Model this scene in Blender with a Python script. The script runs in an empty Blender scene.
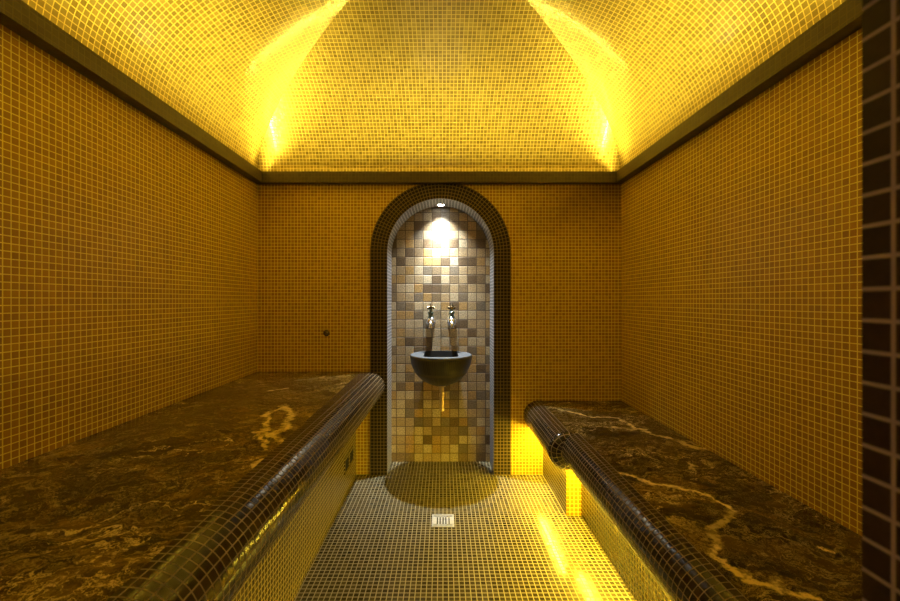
import bpy, math, random
from mathutils import Vector
random.seed(4)
PI = math.pi
scn = bpy.context.scene
C = scn.collection

# ------------------------------------------------------------------ camera
cam_d = bpy.data.cameras.new('camera'); cam = bpy.data.objects.new('camera', cam_d); C.objects.link(cam)
cam.location = (0, 0, 1.2); cam.rotation_euler = (PI/2, 0, 0)
cam_d.sensor_width = 36; cam_d.lens = 16.0; cam_d.shift_x = 7/900; cam_d.clip_start = 0.02
cam_d.dof.use_dof = True; cam_d.dof.focus_distance = 2.2; cam_d.dof.aperture_fstop = 6.0
scn.camera = cam

# ------------------------------------------------------------------ world, exposure, light levels
w = bpy.data.worlds.new('world'); scn.world = w; w.use_nodes = True
w.node_tree.nodes['Background'].inputs[0].default_value = (1.0, 0.80, 0.74, 1)
w.node_tree.nodes['Background'].inputs[1].default_value = 0.13
vs = scn.view_settings
vs.view_transform = 'Standard'; vs.look = 'None'; vs.gamma = 1; vs.use_curve_mapping = False
vs.exposure = 0.27
COVE_COL = (1.0, 0.76, 0.12); COVE_STR = 1.5; COVE_W = 22; COVE_TILT = 48; COVE_SPREAD = 115
BENCH_COL = (1.0, 0.72, 0.05); BENCH_STR = 150
SPOT_COL = (0.88, 0.94, 1.0); SPOT_W = 42; BEAM_W = 84

# ------------------------------------------------------------------ measures (metres)
CH = 1.2
XL, XR, YB, YF = -1.28, 1.228, 2.759, 0.294
NB = 2.98                       # back of the niche
NX, NZ, NR, NRO = -0.017, CH+0.3345, 0.366, 0.484
DX0, DX1, DZ = -0.62, 0.308, 2.0   # doorway the camera stands in
P = 0.0228
ZW = CH+0.87                    # wall tops / spring of the vault

# ------------------------------------------------------------------ mesh helpers
class MB:
    def __init__(s): s.v=[]; s.f=[]; s.uv=[]; s.mi=[]
    def face(s, pts, uvs=None, mi=0):
        b=len(s.v); s.v += [tuple(p) for p in pts]; s.f.append(tuple(range(b,b+len(pts))))
        s.uv.append([tuple(u) for u in (uvs or [(0,0)]*len(pts))]); s.mi.append(mi)
    def grid(s, fn, nu, nv, mi=0, closed_u=False, flip=False):
        # fn(i/nu, j/nv) -> (xyz, uv)
        P_=[[fn(i/nu, j/nv) for j in range(nv+1)] for i in range(nu+1)]
        b=len(s.v)
        for i in range(nu+1):
            for j in range(nv+1): s.v.append(tuple(P_[i][j][0]))
        id_=lambda i,j: b+i*(nv+1)+j
        for i in range(nu):
            for j in range(nv):
                q=[(i,j),(i+1,j),(i+1,j+1),(i,j+1)]
                if flip: q=q[::-1]
                s.f.append(tuple(id_(*t) for t in q)); s.uv.append([tuple(P_[a][c][1]) for a,c in q]); s.mi.append(mi)
    def box(s, x0,x1,y0,y1,z0,z1, mi=0):
        c=[(x0,y0,z0),(x1,y0,z0),(x1,y1,z0),(x0,y1,z0),(x0,y0,z1),(x1,y0,z1),(x1,y1,z1),(x0,y1,z1)]
        for q,ax in (((0,3,2,1),2),((4,5,6,7),2),((0,1,5,4),1),((1,2,6,5),0),((2,3,7,6),1),((3,0,4,7),0)):
            p=[c[k] for k in q]
            uv=[{0:(a[1],a[2]),1:(a[0],a[2]),2:(a[0],a[1])}[ax] for a in p]
            s.face(p,uv,mi)
    def lathe(s, prof, n=24, org=(0,0,0), axis='Z', mi=0):
        # prof list of (r, h); axis along which h runs ('Z', 'Y-' towards the viewer)
        def f(a,b):
            k=b*(len(prof)-1); k0=min(int(round(k)),len(prof)-1); r,h=prof[k0]
            t=a*2*PI; x=r*math.cos(t); y=r*math.sin(t)
            p={'Z':(x,y,h),'Y-':(x,-h,y),'X':(h,x,y)}[axis]
            return ((p[0]+org[0],p[1]+org[1],p[2]+org[2]),(a*2*PI*max(r,.01),h))
        s.grid(f,n,len(prof)-1,mi)
    def tube(s, pts, r, n=12, mi=0):
        pts=[Vector(p) for p in pts]; rs = r if isinstance(r,(list,tuple)) else [r]*len(pts)
        rings=[]; up=None
        for k,p in enumerate(pts):
            d=(pts[min(k+1,len(pts)-1)]-pts[max(k-1,0)]).normalized()
            if up is None: up = Vector((1,0,0)) if abs(d.x)<.9 else Vector((0,0,1))
            a=d.cross(up).normalized(); up2=a.cross(d).normalized(); up=up2
            rings.append((p,a,up2,rs[k]))
        def f(u,v):
            k=int(round(v*(len(pts)-1))); p,a,b,rr=rings[k]; t=u*2*PI
            return (p+a*(rr*math.cos(t))+b*(rr*math.sin(t)),(u,v))
        s.grid(f,n,len(pts)-1,mi)
        for k in (0,-1):
            p,a,b,rr=rings[k]; s.face([p+a*(rr*math.cos(t*2*PI/n))+b*(rr*math.sin(t*2*PI/n)) for t in range(n)],None,mi)
    def build(s, name, mats, parent=None, smooth=True, bevel=0, weld=True, angle=35):
        me=bpy.data.meshes.new(name); me.from_pydata(s.v,[],s.f)
        ul=me.uv_layers.new(name='UVMap'); k=0
        for uvs in s.uv:
            for u in uvs: ul.data[k].uv=u; k+=1
        for p,m in zip(me.polygons,s.mi): p.material_index=m
        for m in (mats if isinstance(mats,(list,tuple)) else [mats]): me.materials.append(m)
        import bmesh
        bm=bmesh.new(); bm.from_mesh(me)
        if weld: bmesh.ops.remove_doubles(bm,verts=bm.verts,dist=1e-5)
        bmesh.ops.dissolve_degenerate(bm,edges=bm.edges,dist=1e-6)
        bmesh.ops.recalc_face_normals(bm,faces=bm.faces)
        if bevel: bmesh.ops.bevel(bm,geom=bm.edges[:],offset=bevel,segments=2,affect='EDGES',clamp_overlap=True)
        for e in bm.edges:
            if len(e.link_faces)==2 and e.calc_face_angle(0)>math.radians(angle): e.smooth=False
        for f in bm.faces: f.smooth=smooth
        bm.to_mesh(me); bm.free()
        o=bpy.data.objects.new(name,me); C.objects.link(o)
        if parent:
            o.parent=parent; o.matrix_parent_inverse=Vector((0,0,0)) and None or __import__('mathutils').Matrix.Translation(-parent.location)
        return o
def struct(o): o['kind']='structure'; return o
def thing(name,label,cat,loc,group=None):
    o=bpy.data.objects.new(name,None); C.objects.link(o); o.location=loc; o.empty_display_size=.05
    o['label']=label; o['category']=cat
    if group: o['group']=group
    return o
def tag(o,label,cat,group=None):
    o['label']=label; o['category']=cat
    if group: o['group']=group
    return o

# ------------------------------------------------------------------ materials
class NT:
    def __init__(s,name):
        s.m=bpy.data.materials.new(name); s.m.use_nodes=True; s.t=s.m.node_tree; s.b=s.t.nodes['Principled BSDF']
    def n(s,t,**k):
        x=s.t.nodes.new(t)
        for a,b in k.items(): setattr(x,a,b)
        return x
    def L(s,a,b): s.t.links.new(a,b)
    def put(s,sock,v):
        if hasattr(v,'is_output') or isinstance(v,bpy.types.NodeSocket): s.L(v,sock)
        else: sock.default_value=v
    def math(s,op,a,b=None,c=None,clamp=False):
        x=s.n('ShaderNodeMath',operation=op,use_clamp=clamp)
        for k,v in enumerate((a,b,c)):
            if v is not None: s.put(x.inputs[k],v)
        return x.outputs[0]
    def vm(s,op,a,b=None,scale=None):
        x=s.n('ShaderNodeVectorMath',operation=op); s.put(x.inputs[0],a)
        if b is not None: s.put(x.inputs[1],b)
        if scale is not None: s.put(x.inputs['Scale'],scale)
        return x.outputs[1] if op in('LENGTH','DOT_PRODUCT','DISTANCE') else x.outputs[0]
    def smooth(s,x,a,b,lo=0,hi=1):
        r=s.n('ShaderNodeMapRange',interpolation_type='SMOOTHSTEP'); s.put(r.inputs[0],x)
        r.inputs[1].default_value=a; r.inputs[2].default_value=b; r.inputs[3].default_value=lo; r.inputs[4].default_value=hi
        return r.outputs[0]
    def ramp(s,x,stops,interp='LINEAR'):
        r=s.n('ShaderNodeValToRGB'); s.put(r.inputs[0],x); cr=r.color_ramp; cr.interpolation=interp
        while len(cr.elements)<len(stops): cr.elements.new(.5)
        for e,(p,c) in zip(cr.elements,stops): e.position=p; e.color=(*c,1)
        return r.outputs[0]
    def mix(s,f,a,b,mode='MIX'):
        x=s.n('ShaderNodeMix',data_type='RGBA',blend_type=mode); s.put(x.inputs[0],f)
        for sock,v in ((x.inputs[6],a),(x.inputs[7],b)):
            s.put(sock,(*v,1) if isinstance(v,tuple) else v)
        return x.outputs[2]
    def noise(s,vec,scale,detail=3,rough=.5,dist=0):
        x=s.n('ShaderNodeTexNoise'); s.L(vec,x.inputs['Vector']); x.inputs['Scale'].default_value=scale
        x.inputs['Detail'].default_value=detail; x.inputs['Roughness'].default_value=rough; x.inputs['Distortion'].default_value=dist
        return x
def mosaic(name, stops, grout, pitch=P, gw=.12, rough=.3, tilt=.05, bump=.6, grough=.75, spec=.5, blotch=.25, interp='LINEAR', fine=0, offs=(0,0), metal=0, coat=0):
    q=NT(name)
    uv=q.n('ShaderNodeUVMap',uv_map='UVMap').outputs[0]
    s=q.vm('ADD',q.vm('SCALE',uv,scale=1/pitch),(offs[0],offs[1],.5))
    cell=q.vm('FLOOR',s); fr=q.vm('SUBTRACT',q.vm('FRACTION',s),(.5,.5,.5))
    sp=q.n('ShaderNodeSeparateXYZ'); q.L(fr,sp.inputs[0])
    ax=q.math('ABSOLUTE',sp.outputs[0]); ay=q.math('ABSOLUTE',sp.outputs[1])
    d=q.math('SUBTRACT',.5,q.math('MAXIMUM',ax,ay))
    mask=q.smooth(d,gw/2-.02,gw/2+.03)
    wn=q.n('ShaderNodeTexWhiteNoise',noise_dimensions='3D'); q.L(cell,wn.inputs['Vector'])
    rc=q.n('ShaderNodeSeparateColor'); q.L(wn.outputs['Color'],rc.inputs[0])
    col=q.ramp(wn.outputs['Value'],stops,interp)
    bl=q.noise(uv,2.2,4,.6).outputs[0]
    col=q.mix(1.0,col,q.ramp(bl,[(.3,(1-blotch,)*3),(.7,(1+0*blotch,)*3)]),'MULTIPLY')
    if fine:
        fn=q.noise(uv,110,5,.7).outputs[0]
        col=q.mix(1.0,col,q.ramp(fn,[(.35,(1-fine,)*3),(.65,(1,)*3)]),'MULTIPLY')
    q.L(q.mix(mask,grout,col),q.b.inputs['Base Color'])
    q.put(q.b.inputs['Roughness'],q.math('ADD',q.math('MULTIPLY',mask,rough-grough),grough))
    q.b.inputs['Specular IOR Level'].default_value=spec
    if coat: q.put(q.b.inputs['Coat Weight'],q.math('MULTIPLY',mask,coat)); q.b.inputs['Coat Roughness'].default_value=.12
    if metal: q.put(q.b.inputs['Metallic'],q.math('MULTIPLY',mask,metal))
    t=q.math('ADD',q.math('MULTIPLY',q.math('SUBTRACT',rc.outputs[0],.5),sp.outputs[0]),q.math('MULTIPLY',q.math('SUBTRACT',rc.outputs[1],.5),sp.outputs[1]))
    h=q.math('MULTIPLY',mask,q.math('ADD',q.math('MULTIPLY',t,tilt*2),.06))
    if fine: h=q.math('ADD',h,q.math('MULTIPLY',fn,.04))
    b=q.n('ShaderNodeBump'); b.inputs['Strength'].default_value=bump; b.inputs['Distance'].default_value=pitch
    q.L(h,b.inputs['Height']); q.L(b.outputs[0],q.b.inputs['Normal'])
    return q.m
def plain(name,col,rough=.4,metal=0,spec=.5):
    q=NT(name); q.b.inputs['Base Color'].default_value=(*col,1); q.b.inputs['Metallic'].default_value=metal
    g=q.n('ShaderNodeTexCoord').outputs['Object']
    nz=q.noise(g,60,4,.6).outputs[0]
    q.L(q.mix(1.0,(*col,),q.ramp(nz,[(.3,(.78,)*3),(.65,(1,)*3)]),'MULTIPLY'),q.b.inputs['Base Color'])
    q.put(q.b.inputs['Roughness'],q.smooth(nz,.3,.7,rough*.8,min(1,rough*1.2)))
    q.b.inputs['Specular IOR Level'].default_value=spec
    return q.m
def emis(name,col,st):
    q=NT(name); q.b.inputs['Base Color'].default_value=(.8,.8,.7,1)
    q.b.inputs['Emission Color'].default_value=(*col,1); q.b.inputs['Emission Strength'].default_value=st
    return q.m
def marble(name, base, mid, vein, segs, vscale=3.0, vamt=1.0, rough=.12, seed=0.0):
    q=NT(name)
    p0=q.n('ShaderNodeTexCoord').outputs['Object']
    p=q.vm('ADD',p0,(seed,seed*1.7,0))
    wv=q.noise(p,2.6,6,.62); 
    off=q.vm('SCALE',q.vm('SUBTRACT',wv.outputs['Color'],(.5,.5,.5)),scale=.55)
    pw=q.vm('ADD',p,off)
    st=q.vm('MULTIPLY',pw,(1.0,2.1,1))
    n1=q.noise(st,vscale,12,.70,.5).outputs[0]
    n0=q.noise(p,1.7,3,.5).outputs[0]
    mx=q.math('ADD',q.math('MULTIPLY',n1,.75),q.math('MULTIPLY',n0,.25))
    c=q.ramp(mx,[(.40,base),(.49,tuple(a*.6+b*.4 for a,b in zip(base,mid))),(.58,mid),(.68,tuple(a*1.7 for a in mid))])
    def ridge(sc,w,th=.5,vec=st):
        n=q.noise(vec,sc,9,.62,.7).outputs[0]
        return q.smooth(q.math('ABSOLUTE',q.math('SUBTRACT',n,th)),0,w,1,0)
    gate=q.smooth(q.noise(p,3.1,3).outputs[0],.40,.62)
    v=q.math('MULTIPLY',ridge(2.6,.012),gate)
    v2=q.math('MULTIPLY',ridge(6.5,.020,.47),.38)
    v3=q.math('MULTIPLY',ridge(15,.028,.53),.22)
    v=q.math('MAXIMUM',v,q.math('MAXIMUM',v2,v3))
    v=q.math('MULTIPLY',v,vamt)
    # named big veins of this slab, distance to wobbling polylines
    o2=q.vm('SCALE',q.vm('SUBTRACT',q.noise(p0,9,5,.65).outputs['Color'],(.5,.5,.5)),scale=.13)
    o3=q.vm('SCALE',q.vm('SUBTRACT',q.noise(p0,34,4,.65).outputs['Color'],(.5,.5,.5)),scale=.05)
    pp=q.vm('MULTIPLY',q.vm('ADD',q.vm('ADD',p0,o2),o3),(1,1,0))
    for (ax,ay,bx,by,wd,st_) in segs:
        A=(ax,ay,0); D=(bx-ax,by-ay,0); L2=D[0]**2+D[1]**2
        rel=q.vm('SUBTRACT',pp,A)
        t=q.math('DIVIDE',q.vm('DOT_PRODUCT',rel,D),L2,clamp=True)
        cl=q.n('ShaderNodeVectorMath',operation='SCALE'); cl.inputs[0].default_value=D; q.L(t,cl.inputs['Scale'])
        ds=q.vm('DISTANCE',rel,cl.outputs[0])
        brk=q.smooth(q.noise(p0,22,4,.7).outputs[0],.36,.56,.25,1)
        v=q.math('MAXIMUM',v,q.math('MULTIPLY',q.smooth(ds,wd*.25,wd,st_,0),brk))
    q.L(q.mix(v,c,vein),q.b.inputs['Base Color'])
    q.b.inputs['Roughness'].default_value=rough; q.b.inputs['Specular IOR Level'].default_value=.22
    nn=q.noise(p,45,5,.6).outputs[0]
    b=q.n('ShaderNodeBump'); b.inputs['Strength'].default_value=.12; b.inputs['Distance'].default_value=.004
    q.L(nn,b.inputs['Height']); q.L(b.outputs[0],q.b.inputs['Normal'])
    return q.m

M={}
M['wall']=mosaic('ochre wall mosaic',[(0,(.42,.225,.006)),(.5,(.50,.27,.008)),(1,(.57,.32,.010))],(.97,.84,.13),gw=.14,rough=.42,tilt=.03,bump=.5,spec=.35,blotch=.12)
M['vault']=mosaic('gold vault mosaic',[(0,(.27,.20,.05)),(.5,(.34,.255,.065)),(1,(.42,.32,.09))],(.78,.64,.20),gw=.13,rough=.3,tilt=.10,bump=.5,spec=.8,blotch=.12,metal=.2,coat=.7)
M['dark']=mosaic('dark bronze mosaic',[(0,(.018,.011,.006)),(.5,(.030,.019,.010)),(1,(.05,.032,.018))],(.27,.20,.08),gw=.11,rough=.17,tilt=.05,bump=.5,spec=.6,blotch=.2)
M['surround']=mosaic('dark surround mosaic',[(0,(.017,.012,.004)),(1,(.035,.024,.008))],(.20,.145,.05),gw=.2,rough=.4,tilt=.03,bump=.4,spec=.2,blotch=.2)
M['jamb']=mosaic('brown doorway mosaic',[(0,(.05,.026,.014)),(1,(.085,.045,.025))],(.42,.31,.26),gw=.12,rough=.5,tilt=.03,bump=.5,spec=.15,blotch=.3,fine=.3)
M['reveal']=mosaic('grey reveal mosaic',[(0,(.015,.015,.015)),(1,(.03,.03,.03))],(.42,.41,.40),gw=.3,rough=.45,tilt=.03,bump=.4,spec=.15)
M['cornice']=mosaic('olive cornice mosaic',[(0,(.075,.050,.02)),(1,(.10,.07,.03))],(.12,.09,.04),gw=.12,rough=.4,tilt=.03,bump=.4,blotch=.3)
M['floor']=mosaic('olive floor mosaic',[(0,(.045,.034,.013)),(.5,(.07,.053,.02)),(1,(.105,.08,.03))],(.40,.35,.20),gw=.15,rough=.14,tilt=.025,bump=.5,spec=.45,blotch=.2)
M['base']=mosaic('olive bench base mosaic',[(0,(.045,.032,.012)),(1,(.10,.07,.026))],(.38,.30,.10),gw=.17,rough=.25,tilt=.06,bump=.5,spec=.6,blotch=.2)
M['travertine']=mosaic('mixed travertine tiles',[(0,(.26,.17,.08)),(.10,(.42,.30,.15)),(.25,(.70,.52,.27)),(.55,(.86,.70,.42)),(.75,(.72,.46,.16)),(.92,(.34,.27,.17))],(.12,.085,.045),pitch=.0664,gw=.07,rough=.55,tilt=.015,bump=.5,blotch=.25,interp='CONSTANT',fine=.6,offs=(.24,.06))
M['stone']=plain('black basin stone',(.018,.018,.018),.45)
M['basin']=mosaic('basin stone strips',[(0,(.028,.029,.022)),(1,(.055,.055,.04))],(.10,.09,.05),pitch=.014,gw=.15,rough=.4,tilt=.03,bump=.3)
M['rim']=plain('grey basin rim',(.10,.11,.115),.55)
M['chrome']=plain('chrome',(.80,.83,.85),.24,1)
M['bronze']=plain('aged bronze',(.16,.12,.06),.32,1)
M['verdigris']=plain('greened brass',(.32,.42,.36),.3,1)
M['brass']=plain('brass',(.85,.66,.32),.42,1)
M['steel']=plain('brushed steel',(.95,.96,.98),.35,.3)
M['void']=plain('dark opening',(.012,.010,.008),.8)
M['led_cove']=emis('cove light',COVE_COL,COVE_STR)
M['led_bench']=emis('bench light',BENCH_COL,BENCH_STR)
M['lens']=emis('downlight lens',SPOT_COL,30)
M['plaster']=plain('corridor plaster',(.7,.66,.62),.8)
M['marble_l']=marble('brown marble left',(.009,.006,.0015),(.19,.122,.020),(.90,.70,.20),
   [(-0.736,1.857,-0.747,1.747,0.017,1),(-0.747,1.747,-0.692,1.589,0.017,1),(-0.692,1.589,-0.646,1.411,0.017,1),(-0.646,1.411,-0.574,1.318,0.017,1),(-0.736,1.857,-0.643,1.693,0.026,1),(-0.643,1.693,-0.619,1.561,0.026,1),(-0.619,1.561,-0.623,1.458,0.026,1),(-0.695,1.482,-0.623,1.458,0.02,0.9),(-0.623,1.458,-0.547,1.38,0.02,0.9),(-0.552,1.17,-0.547,1.22,.018,.9),(-0.951,2.156,-0.885,2.233,.020,.9),(-.90,2.45,-.62,2.62,.030,.35)],vscale=5.5,vamt=.85,seed=3.1,rough=.2)
M['marble_r']=marble('brown marble right',(.005,.003,.001),(.13,.078,.014),(.95,.74,.26),
   [(0.727,2.535,0.871,2.388,0.017,1),(0.871,2.388,1.024,2.343,0.017,1),(1.024,2.343,1.037,2.179,0.017,1),(0.892,2.179,1.067,2.141,0.0238,0.8),(1.067,2.141,1.164,1.911,0.0238,0.8),(1.164,1.911,1.212,1.854,0.0238,0.8),(0.705,1.592,0.781,1.533,0.017,1),(0.781,1.533,0.868,1.479,0.017,1),(0.868,1.479,0.928,1.396,0.017,1),(0.928,1.396,0.952,1.321,0.017,1),(0.952,1.321,0.807,1.194,0.0204,0.55),(0.807,1.194,0.775,1.119,0.0204,0.55),(0.775,1.119,0.724,1.089,0.017,0.9),(0.724,1.089,0.745,1.018,0.017,0.9),(0.745,1.018,0.816,0.955,0.017,0.9),(0.816,0.955,0.85,0.924,0.017,0.9),(1.055,1.701,1.036,1.613,0.0136,.7),(1.055,1.119,1.069,1.089,0.0085,.9)],vscale=3.2,vamt=.9,seed=7.7,rough=.14)

# ------------------------------------------------------------------ structure
T=.12
m=MB(); m.box(XL-T,XR+T,-1.4,NB+T,-.1,0)
struct(m.build('floor',M['floor'],smooth=False))
m=MB(); m.box(XL-T,XL,YF-.5,YB,0,ZW); struct(m.build('wall_left',M['wall'],smooth=False))
m=MB(); m.box(XR,XR+T,YF-.5,YB,0,ZW); struct(m.build('wall_right',M['wall'],smooth=False))
# back wall, pierced by the arched niche
m=MB()
x0,x1=XL-T,XR+T; z1=ZW+.04
def wf(pts,y,rev=False):
    q=[(a,y,b) for a,b in pts]; q=q[::-1] if rev else q
    m.face(q,[(p[0],p[2]) for p in q])
Na=48
arc=[(NX-NR*math.cos(PI*k/Na),NZ+NR*math.sin(PI*k/Na)) for k in range(Na+1)]
for y,rv in ((YB,False),(NB,True)):
    wf([(x0,0),(NX-NR,0),(NX-NR,NZ),(x0,NZ)],y,rv); wf([(NX+NR,0),(x1,0),(x1,NZ),(NX+NR,NZ)],y,rv)
    wf([(x0,NZ),arc[0],(arc[0][0],z1),(x0,z1)],y,rv); wf([arc[-1],(x1,NZ),(x1,z1),(arc[-1][0],z1)],y,rv)
    for a,b in zip(arc,arc[1:]): wf([a,b,(b[0],z1),(a[0],z1)],y,rv)
m.face([(x0,YB,z1),(x1,YB,z1),(x1,NB,z1),(x0,NB,z1)])
path=[(NX-NR,0)]+arc+[(NX+NR,0)]; s=0
for a,b in zip(path,path[1:]):
    l=math.hypot(b[0]-a[0],b[1]-a[1])
    m.face([(a[0],YB,a[1]),(b[0],YB,b[1]),(b[0],NB,b[1]),(a[0],NB,a[1])],[(0,s),(0,s+l),(NB-YB,s+l),(NB-YB,s)],1); s+=l
struct(m.build('wall_back',[M['wall'],M['reveal']],smooth=True,angle=20))
m=MB(); m.box(NX-NR-.1,NX+NR+.1,NB,NB+.08,0,NZ+NR+.1); struct(m.build('wall_niche',M['travertine'],smooth=False))
# front wall with the doorway the camera stands in
m=MB()
for a,b,c,d in ((XL,DX0,0,DZ),(DX1,XR,0,DZ),(XL,XR,DZ,ZW)):
    m.box(a,b,YF-.5,YF,c,d)
o=struct(m.build('wall_front',[M['jamb']],smooth=False))
# vault: four curved panels rising from the walls to the crown
cx,cy=(XL+XR)/2,(YF+YB)/2; ha,hb=(XR-XL)/2,(YB-YF)/2; RISE=.645
def hz(s): return ZW-.008+RISE*math.sqrt(max(0,1-(1-s)**2))
NS=40
SS=[1-math.cos(k/NS*PI/2) for k in range(NS+1)]     # even steps of the arc
m=MB()
for (ux,uy,half,reach) in ((0,1,ha,hb),(0,-1,ha,hb),(1,0,hb,ha),(-1,0,hb,ha)):
    L_=[0]
    for k in range(NS): L_.append(L_[-1]+math.hypot((SS[k+1]-SS[k])*reach,hz(SS[k+1])-hz(SS[k])))
    def f(a,b,ux=ux,uy=uy,half=half,reach=reach,L_=L_):
        k=int(round(b*NS)); s_=SS[k]; t=(a*2-1)*half*(1-s_); r=reach*(1-s_)
        return ((cx+ux*r+(-uy)*t, cy+uy*r+ux*t, hz(s_)),(t,L_[k]))
    m.grid(f,16,NS,flip=False)
o=m.build('ceiling',M['vault'],angle=12); struct(o)
sol=o.modifiers.new('thick','SOLIDIFY'); sol.thickness=.06; sol.offset=1
# thickness must grow outwards
import bmesh
bm=bmesh.new(); bm.from_mesh(o.data)
f0=max(bm.faces,key=lambda f:f.calc_center_median().z)
if f0.normal.z<0:
    sol.offset=-1
bm.free()

# cornice with the hidden light cove, four mitred lengths
CP=.055; zb,zt=CH+.80,CH+.873
def mitre(side,prof):
    """prof: list of (inset, z) ; side in 0..3"""
    mm=MB()
    def pt(i,z,e):
        X0,X1,Y0,Y1=XL+i,XR-i,YF+i,YB-i
        return {0:((X0,Y1,z),(X1,Y1,z)),1:((X1,Y1,z),(X1,Y0,z)),2:((X1,Y0,z),(X0,Y0,z)),3:((X0,Y0,z),(X0,Y1,z))}[side][e]
    n=len(prof); s=0
    for k in range(n):
        (i0,za),(i1,zb_)=prof[k],prof[(k+1)%n]; l=math.hypot(i1-i0,zb_-za)
        A,B,Cc,D=pt(i0,za,0),pt(i0,za,1),pt(i1,zb_,1),pt(i1,zb_,0)
        ax=0 if side in(0,2) else 1
        mm.face([A,B,Cc,D],[(A[ax],s),(B[ax],s),(Cc[ax],s+l),(D[ax],s+l)]); s+=l
    mm.face([pt(i,z,0) for i,z in prof]); mm.face([pt(i,z,1) for i,z in prof])
    return mm
prof=[(0,zb),(CP,zb),(CP,zt),(CP-.010,zt),(CP-.010,zb+.03),(0,zb+.03)]
for k in range(4): struct(mitre(k,prof).build('trim_%d'%(k+1),M['cornice'],smooth=False))
for k,lab in enumerate(('back wall above the arched niche','right wall','front wall over the doorway','left wall')):
    o=mitre(k,[(.010,zb+.0305),(.030,zb+.0305),(.030,zb+.038),(.010,zb+.038)]).build('light_strip',M['led_cove'],smooth=False)
    tag(o,'yellow cove light strip hidden behind the cornice of the '+lab,'light strip','yellow cove lights round the vault')

for nm,(px,py),ln,rz in (('back',(cx,YB-.022),XR-XL-.2,0),('front',(cx,YF+.022),XR-XL-.12,PI),('right',(XR-.022,cy),YB-YF-.12,-PI/2),('left',(XL+.022,cy),YB-YF-.12,PI/2)):
    ad=bpy.data.lights.new('cove lamp','AREA'); ad.shape='RECTANGLE'; ad.size=ln; ad.size_y=.016; ad.energy=COVE_W*{'back':.7,'front':.4}.get(nm,1); ad.color=COVE_COL; ad.spread=math.radians(COVE_SPREAD)
    ao=bpy.data.objects.new('cove_lamp',ad); C.objects.link(ao); ao.location=(px,py,zb+.050)
    # an area light shines along its -Z; tip it from straight up towards the middle of the room
    ao.rotation_euler=(PI+math.radians(COVE_TILT),0,rz)
    ao.rotation_mode='XYZ'
# dark mosaic surround of the niche
m=MB(); SP=.012; yf=YB-SP
outer=lambda k:(NX-NRO*math.cos(PI*k/Na),NZ+NRO*math.sin(PI*k/Na))
inner=lambda k:(NX-NR*math.cos(PI*k/Na),NZ+NR*math.sin(PI*k/Na))
rows=[(inner(0)[0],0,outer(0)[0],0)]+[(*inner(k),*outer(k)) for k in range(Na+1)]+[(inner(Na)[0],0,outer(Na)[0],0)]
s=0; W_=NRO-NR; rm=(NRO+NR)/2
for k in range(len(rows)-1):
    a,b=rows[k],rows[k+1]; l=NZ if k in(0,len(rows)-2) else PI*rm/Na
    m.face([(a[0],yf,a[1]),(a[2],yf,a[3]),(b[2],yf,b[3]),(b[0],yf,b[1])],[(0,s),(W_,s),(W_,s+l),(0,s+l)])
    m.face([(a[2],yf,a[3]),(a[2],YB,a[3]),(b[2],YB,b[3]),(b[2],yf,b[3])],[(0,s),(SP,s),(SP,s+l),(0,s+l)])
    m.face([(a[0],yf,a[1]),(b[0],yf,b[1]),(b[0],YB,b[1]),(a[0],YB,a[1])],[(0,s),(0,s+l),(SP,s+l),(SP,s)],1)
    s+=l
struct(m.build('trim_5',[M['surround'],M['reveal']],angle=30))

# ------------------------------------------------------------------ benches
def nose(ax0,ax1,y0,y1,zc,r,side,edge0,edge1,back0,back1,cap=False):
    """rolled edge along y0(near)..y1(far). side=+1: roll bulges towards +x (left bench), -1: towards -x.
    edge = x where the slab joint lies, back = x of the base face"""
    mm=MB(); n=28
    def prof(t):
        ax=ax0+(ax1-ax0)*t; ed=edge0+(edge1-edge0)*t; bk=back0+(back1-back0)*t
        pts=[(ed,zc+r-.02),(ed,zc+r)]
        for k in range(n+1):
            a=PI/2-PI*k/n
            pts.append((ax+side*r*math.cos(a),zc+r*math.sin(a)))
        pts.append((bk,zc-r))
        return pts
    a,b=prof(0),prof(1); s=0
    L_=[0]
    for k in range(1,len(a)): L_.append(L_[-1]+math.hypot(a[k][0]-a[k-1][0],a[k][1]-a[k-1][1]))
    ny=24
    for j in range(ny):
        ya,yb=y0+(y1-y0)*j/ny,y0+(y1-y0)*(j+1)/ny; pa,pb=prof(j/ny),prof((j+1)/ny)
        for k in range(len(a)-1):
            mm.face([(pa[k][0],ya,pa[k][1]),(pb[k][0],yb,pb[k][1]),(pb[k+1][0],yb,pb[k+1][1]),(pa[k+1][0],ya,pa[k+1][1])],
                    [(L_[k],ya),(L_[k],yb),(L_[k+1],yb),(L_[k+1],ya)])
    for t,y,sg in ((0,y0,-1),(1,y1,1)):
        p=prof(t); axx=ax0+(ax1-ax0)*t
        dome=.045 if (cap and t==0) else 0
        rings=6 if dome else 1
        cxm=axx; full=p
        for q in range(rings):
            k0,k1=q/rings,(q+1)/rings
            def at(pt,k): return (cxm+(pt[0]-cxm)*(1-k), y+sg*dome*math.sqrt(max(0,1-(1-k)**2)), zc+(pt[1]-zc)*(1-k))
            for i in range(len(full)):
                A,B=full[i],full[(i+1)%len(full)]
                qd=[at(A,k0),at(B,k0),at(B,k1),at(A,k1)]
                uvs=[(math.hypot(v[0]-cxm,v[2]-zc),math.atan2(v[2]-zc,(v[0]-cxm)*side)*r*.7) for v in qd]
                mm.face(qd,uvs)
    return mm
ey=YF+.001
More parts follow.
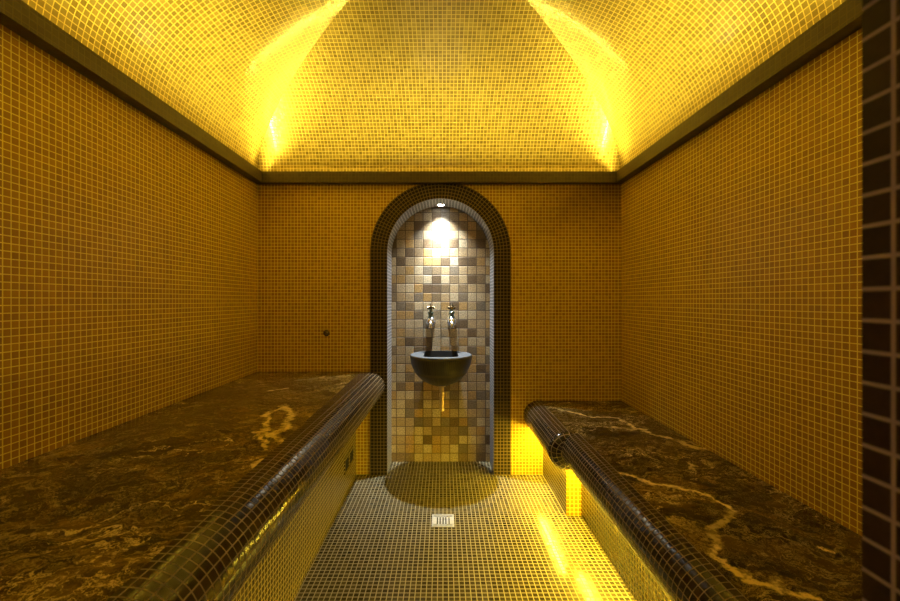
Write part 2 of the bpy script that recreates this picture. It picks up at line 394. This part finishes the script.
# left bench
LT=CH-.49
b=thing('stone_bench','tall bench along the left wall with brown marble seat and dark tiled rolled edge','bench',(-.94,1.5,0))
m=MB(); m.box(XL,-.60,ey,YB,0,LT-.02); m.build('bench_base',M['base'],b,smooth=False)
m=MB()
nyy=8; e0,e1=-.548,-.566
def slab(mm,pts,z0,z1):
    mm.face([(x,y,z1) for x,y in pts],[(x,y) for x,y in pts]); mm.face([(x,y,z0) for x,y in pts][::-1])
    for (xa,ya),(xb,yb) in zip(pts,pts[1:]+pts[:1]): mm.face([(xa,ya,z0),(xb,yb,z0),(xb,yb,z1),(xa,ya,z1)])
slab(m,[(XL,ey),(e0,ey),(e1,YB),(XL,YB)],LT-.02,LT)
m.build('seat_slab',M['marble_l'],b,smooth=False)
nose(-.548,-.500,ey,YB-SP-.001,LT-.1,.1,1,e0,e1,-.60,-.60).build('rolled_edge',M['dark'],b,angle=50)
v=MB()
gy0,gy1,gz0,gz1=2.44,2.66,.150,.220; gx=-.60
v.box(gx,gx+.004,gy0-.01,gy1+.01,gz0-.01,gz0); v.box(gx,gx+.004,gy0-.01,gy1+.01,gz1,gz1+.01)
v.box(gx,gx+.004,gy0-.01,gy0,gz0,gz1); v.box(gx,gx+.004,gy1,gy1+.01,gz0,gz1)
for k in (1.5,): v.box(gx,gx+.004,gy0+.22*k/3-.016,gy0+.22*k/3+.016,gz0,gz1)
g=v.build('vent_grille',M['base'],b,smooth=False); g['label']='small vent with dark slots'
v=MB(); v.box(gx,gx+.002,gy0,gy1,gz0,gz1); v.build('vent_opening',M['void'],g,smooth=False).matrix_parent_inverse.identity()
bpy.context.view_layer.update()
# right bench
RT=CH-.69; YS=2.10
b2=thing('stone_bench','low stepped bench along the right wall with veined marble seat, lit yellow beneath','bench',(.98,1.5,0))
m=MB(); m.box(.77,XR-.001,ey,2.227,0,RT-.02); m.box(.686,XR-.001,2.227,YB-.001,0,RT-.02)
for k,fc in enumerate(m.f):
    if all(abs(m.v[q][1]-2.227)<1e-6 for q in fc): m.mi[k]=1
m.build('bench_base',[M['base'],M['wall']],b2,smooth=False)
m=MB(); slab(m,[(XR-.002,ey),(XR-.002,YB-.001),(.665,YB-.001),(.665,YS),(.705,YS),(.705,ey)],RT-.02,RT); m.build('seat_slab',M['marble_r'],b2,smooth=False)
nose(.655,.655,YS,YB-.001,RT-.1,.1,-1,.665,.665,.686,.686,cap=True).build('rolled_edge',M['dark'],b2,angle=50)
nose(.700,.700,ey,YS-.024,RT-.088,.088,-1,.705,.705,.77,.77).build('rolled_edge',M['dark'],b2,angle=50)
m=MB(); m.box(.660,.682,2.23,YB-.02,RT-.213,RT-.203); m.build('light_strip',M['led_bench'],b2,smooth=False)
m=MB(); m.box(.745,.767,ey+.02,2.22,RT-.189,RT-.179); m.build('light_strip',M['led_bench'],b2,smooth=False)

# ------------------------------------------------------------------ basin
BX,BY,BZ,BR=-.014,2.785,CH-.374,.215
bs=thing('wash_basin','half-round dark stone basin on the tiled niche wall below two taps','basin',(BX,NB,BZ-.22))
m=MB(); N=72; yb=NB-.001
def ring(fn): return [fn(2*PI*k/N) for k in range(N)]
def circ(r,z): return ring(lambda t:(BX+r*math.cos(t),min(BY+r*math.sin(t),yb),z))
loops=[]
for k in range(0,17):
    a=PI/2*k/16; loops.append((circ(max(BR*math.sin(a),.002),BZ-.006-.212*math.cos(a)),0))
loops.append((circ(BR-.004,BZ),0))
def inn(s_,z):
    def g(t):
        c,q=math.cos(t),math.sin(t); e=.28
        return (BX+s_*.118*math.copysign(abs(c)**e,c),min(BY+.022+s_*.165*math.copysign(abs(q)**e,q),NB-.006),z)
    return ring(g)
loops.append((inn(1,BZ),1)); loops.append((inn(.97,BZ-.07),2)); loops.append((inn(.5,BZ-.085),2)); loops.append((inn(.1,BZ-.088),2))
for (A,_),(B,mi) in zip(loops,loops[1:]):
    for k in range(N):
        k2=(k+1)%N
        m.face([A[k],A[k2],B[k2],B[k]],[(k/N*2*PI*BR,A[k][2]*.12),((k+1)/N*2*PI*BR,A[k][2]*.12),((k+1)/N*2*PI*BR,B[k][2]*.12),(k/N*2*PI*BR,B[k][2]*.12)],mi)
m.face(loops[-1][0],None,2); m.face(loops[0][0])
m.build('bowl',[M['basin'],M['rim'],M['stone']],bs,angle=40)
m=MB(); m.lathe([(0,0),(.020,0),(.022,-.012),(.013,-.018),(.013,-.06),(.016,-.062),(.016,-.085),(.012,-.088),(.012,-.165),(.0145,-.168),(.0145,-.182),(0,-.182)],20,(BX+.006,BY,BZ-.212))
m.v=[((v[0]-BX-.006)*1.2+BX+.006,(v[1]-BY)*1.2+BY,v[2]) for v in m.v]
wp=m.build('waste_pipe',M['brass'],bs); wp['label']='short brass waste pipe'
m=MB(); m.tube([(BX+.016,BY,BZ-.285),(BX+.034,BY-.004,BZ-.284)],.004,8); m.tube([(BX+.034,BY-.004,BZ-.298),(BX+.036,BY-.004,BZ-.268)],.006,8)
m.build('valve_lever',M['brass'],wp).matrix_parent_inverse.identity()

# ------------------------------------------------------------------ taps
def make_tap(x,label):
    z=1.046; K=1.4
    t=thing('wall_tap',label,'tap',(x,NB,z),'pair of wall taps over the basin')
    def lp(pr): return [(a*K,h*K) for a,h in pr]
    P_=lambda mb,name,mat: mb.build(name,mat,t)
    a=MB(); a.lathe(lp([(0,0),(.022,0),(.022,.004),(.017,.008),(.012,.010),(0,.010)]),24,(x,NB-.0005,z),'Y-'); P_(a,'wall_flange',M['chrome'])
    a=MB(); a.lathe(lp([(0,.008),(.011,.009),(.011,.030),(.015,.033),(.021,.040),(.0245,.050),(.0255,.060),(.0235,.071),(.018,.079),(.012,.083),(0,.084)]),28,(x,NB,z),'Y-'); P_(a,'tap_body',M['chrome'])
    a=MB(); pts=[]
    for k in range(9):
        u=k/8*PI/2; pts.append((x,NB-.098-.034*math.sin(u),z-.002-.030*(1-math.cos(u))))
    pts.append((x,NB-.132,z-.042)); a.tube(pts,[.015]*6+[.0145,.014,.014,.016],16); P_(a,'spout',M['chrome'])
    ys=NB-.078
    a=MB(); a.lathe(lp([(0,.016),(.016,.018),(.017,.026),(.012,.031),(.012,.040),(.0155,.042),(.0155,.049),(.009,.054),(.008,.068),(0,.068)]),20,(x,ys,z)); P_(a,'stem',M['verdigris'])
    a=MB(); a.lathe(lp([(0,.066),(.010,.067),(.012,.074),(.009,.082),(.006,.086),(.007,.089),(0,.093)]),16,(x,ys,z))
    for k in range(4):
        q=k*PI/2+.2; c,s_=math.cos(q),math.sin(q)
        a.tube([(x+.006*c,ys+.006*s_,z+.106),(x+.017*c,ys+.017*s_,z+.104),(x+.024*c,ys+.024*s_,z+.100),(x+.029*c,ys+.029*s_,z+.098)],[.007,.008,.011,.006],10)
    P_(a,'cross_handle',M['bronze'])
    return t
make_tap(-.0885,'left one of the two chrome wall taps with dark cross handle over basin')
make_tap(.0640,'right one of the two chrome wall taps with dark cross handle over basin')

# ------------------------------------------------------------------ small fittings
# round nozzle on the back wall
nx_,nz_=(326.7-443)/400*YB, CH-(332.5-300)/400*YB
m=MB(); m.lathe([(0,0),(.021,0),(.022,.004),(.018,.009),(.012,.011),(.011,.022),(.007,.025),(0,.025)],24,(nx_,YB-.0005,nz_),'Y-')
n_=m.build('wall_nozzle',M['bronze']); tag(n_,'small round dark metal nozzle on the ochre back wall, left of the niche','nozzle')
# drain
dx,dy,dw=.0,2.177,.060
dr=thing('floor_drain','square steel floor drain with slotted cover in front of the niche','drain',(dx,dy,0))
m=MB()
zt_=.0035
m.box(dx-dw,dx+dw,dy-dw,dy-dw+.010,.0005,zt_); m.box(dx-dw,dx+dw,dy+dw-.010,dy+dw,.0005,zt_)
m.box(dx-dw,dx-dw+.010,dy-dw+.010,dy+dw-.010,.0005,zt_); m.box(dx+dw-.010,dx+dw,dy-dw+.010,dy+dw-.010,.0005,zt_)
m.build('drain_frame',M['steel'],dr,smooth=False)
m=MB(); m.box(dx-dw+.010,dx+dw-.010,dy-dw+.010,dy+dw-.010,.0003,.0008,1)
xs=[-.05,-.034,-.027,-.019,-.012,-.003,.004,.012,.019,.030,.036,.05]
for a,c in zip(xs[0::2],xs[1::2]): m.box(dx+a,dx+c,dy-.050,dy+.050,.0008,.0030)
m.box(dx-.05,dx+.05,dy-.05,dy-.036,.0008,.0030); m.box(dx-.05,dx+.05,dy+.036,dy+.05,.0008,.0030)
m.build('slotted_cover',[M['steel'],M['stone']],dr,smooth=False)
# downlight in the crown of the niche
ly,lz=2.905,NZ+NR
dl=thing('ceiling_downlight','small round white downlight in the crown of the arched niche','light',(NX,ly,lz-.004))
m=MB(); m.lathe([(.024,-.003),(.024,-.008),(.036,-.008),(.038,-.004),(.038,0),(.024,-.003)],28,(NX,ly,lz)); m.build('lamp_ring',M['chrome'],dl)
m=MB(); m.lathe([(0,-.004),(.024,-.004),(.024,-.002),(0,-.002)],24,(NX,ly,lz)); m.build('lamp_lens',M['lens'],dl)
sp=bpy.data.lights.new('downlight lamp','SPOT'); sp.energy=SPOT_W; sp.color=SPOT_COL; sp.spot_size=math.radians(106); sp.spot_blend=1; sp.shadow_soft_size=.018
so=bpy.data.objects.new('downlight_lamp',sp); C.objects.link(so); so.parent=dl; so.location=(0,0,-.024); so.rotation_euler=(math.radians(-0),0,0)

bp=bpy.data.lights.new('downlight beam','SPOT'); bp.energy=BEAM_W; bp.color=(.84,.92,1); bp.spot_size=math.radians(62); bp.spot_blend=1; bp.shadow_soft_size=.012
bo=bpy.data.objects.new('downlight_beam',bp); C.objects.link(bo); bo.parent=dl; bo.location=(0,0,-.022)
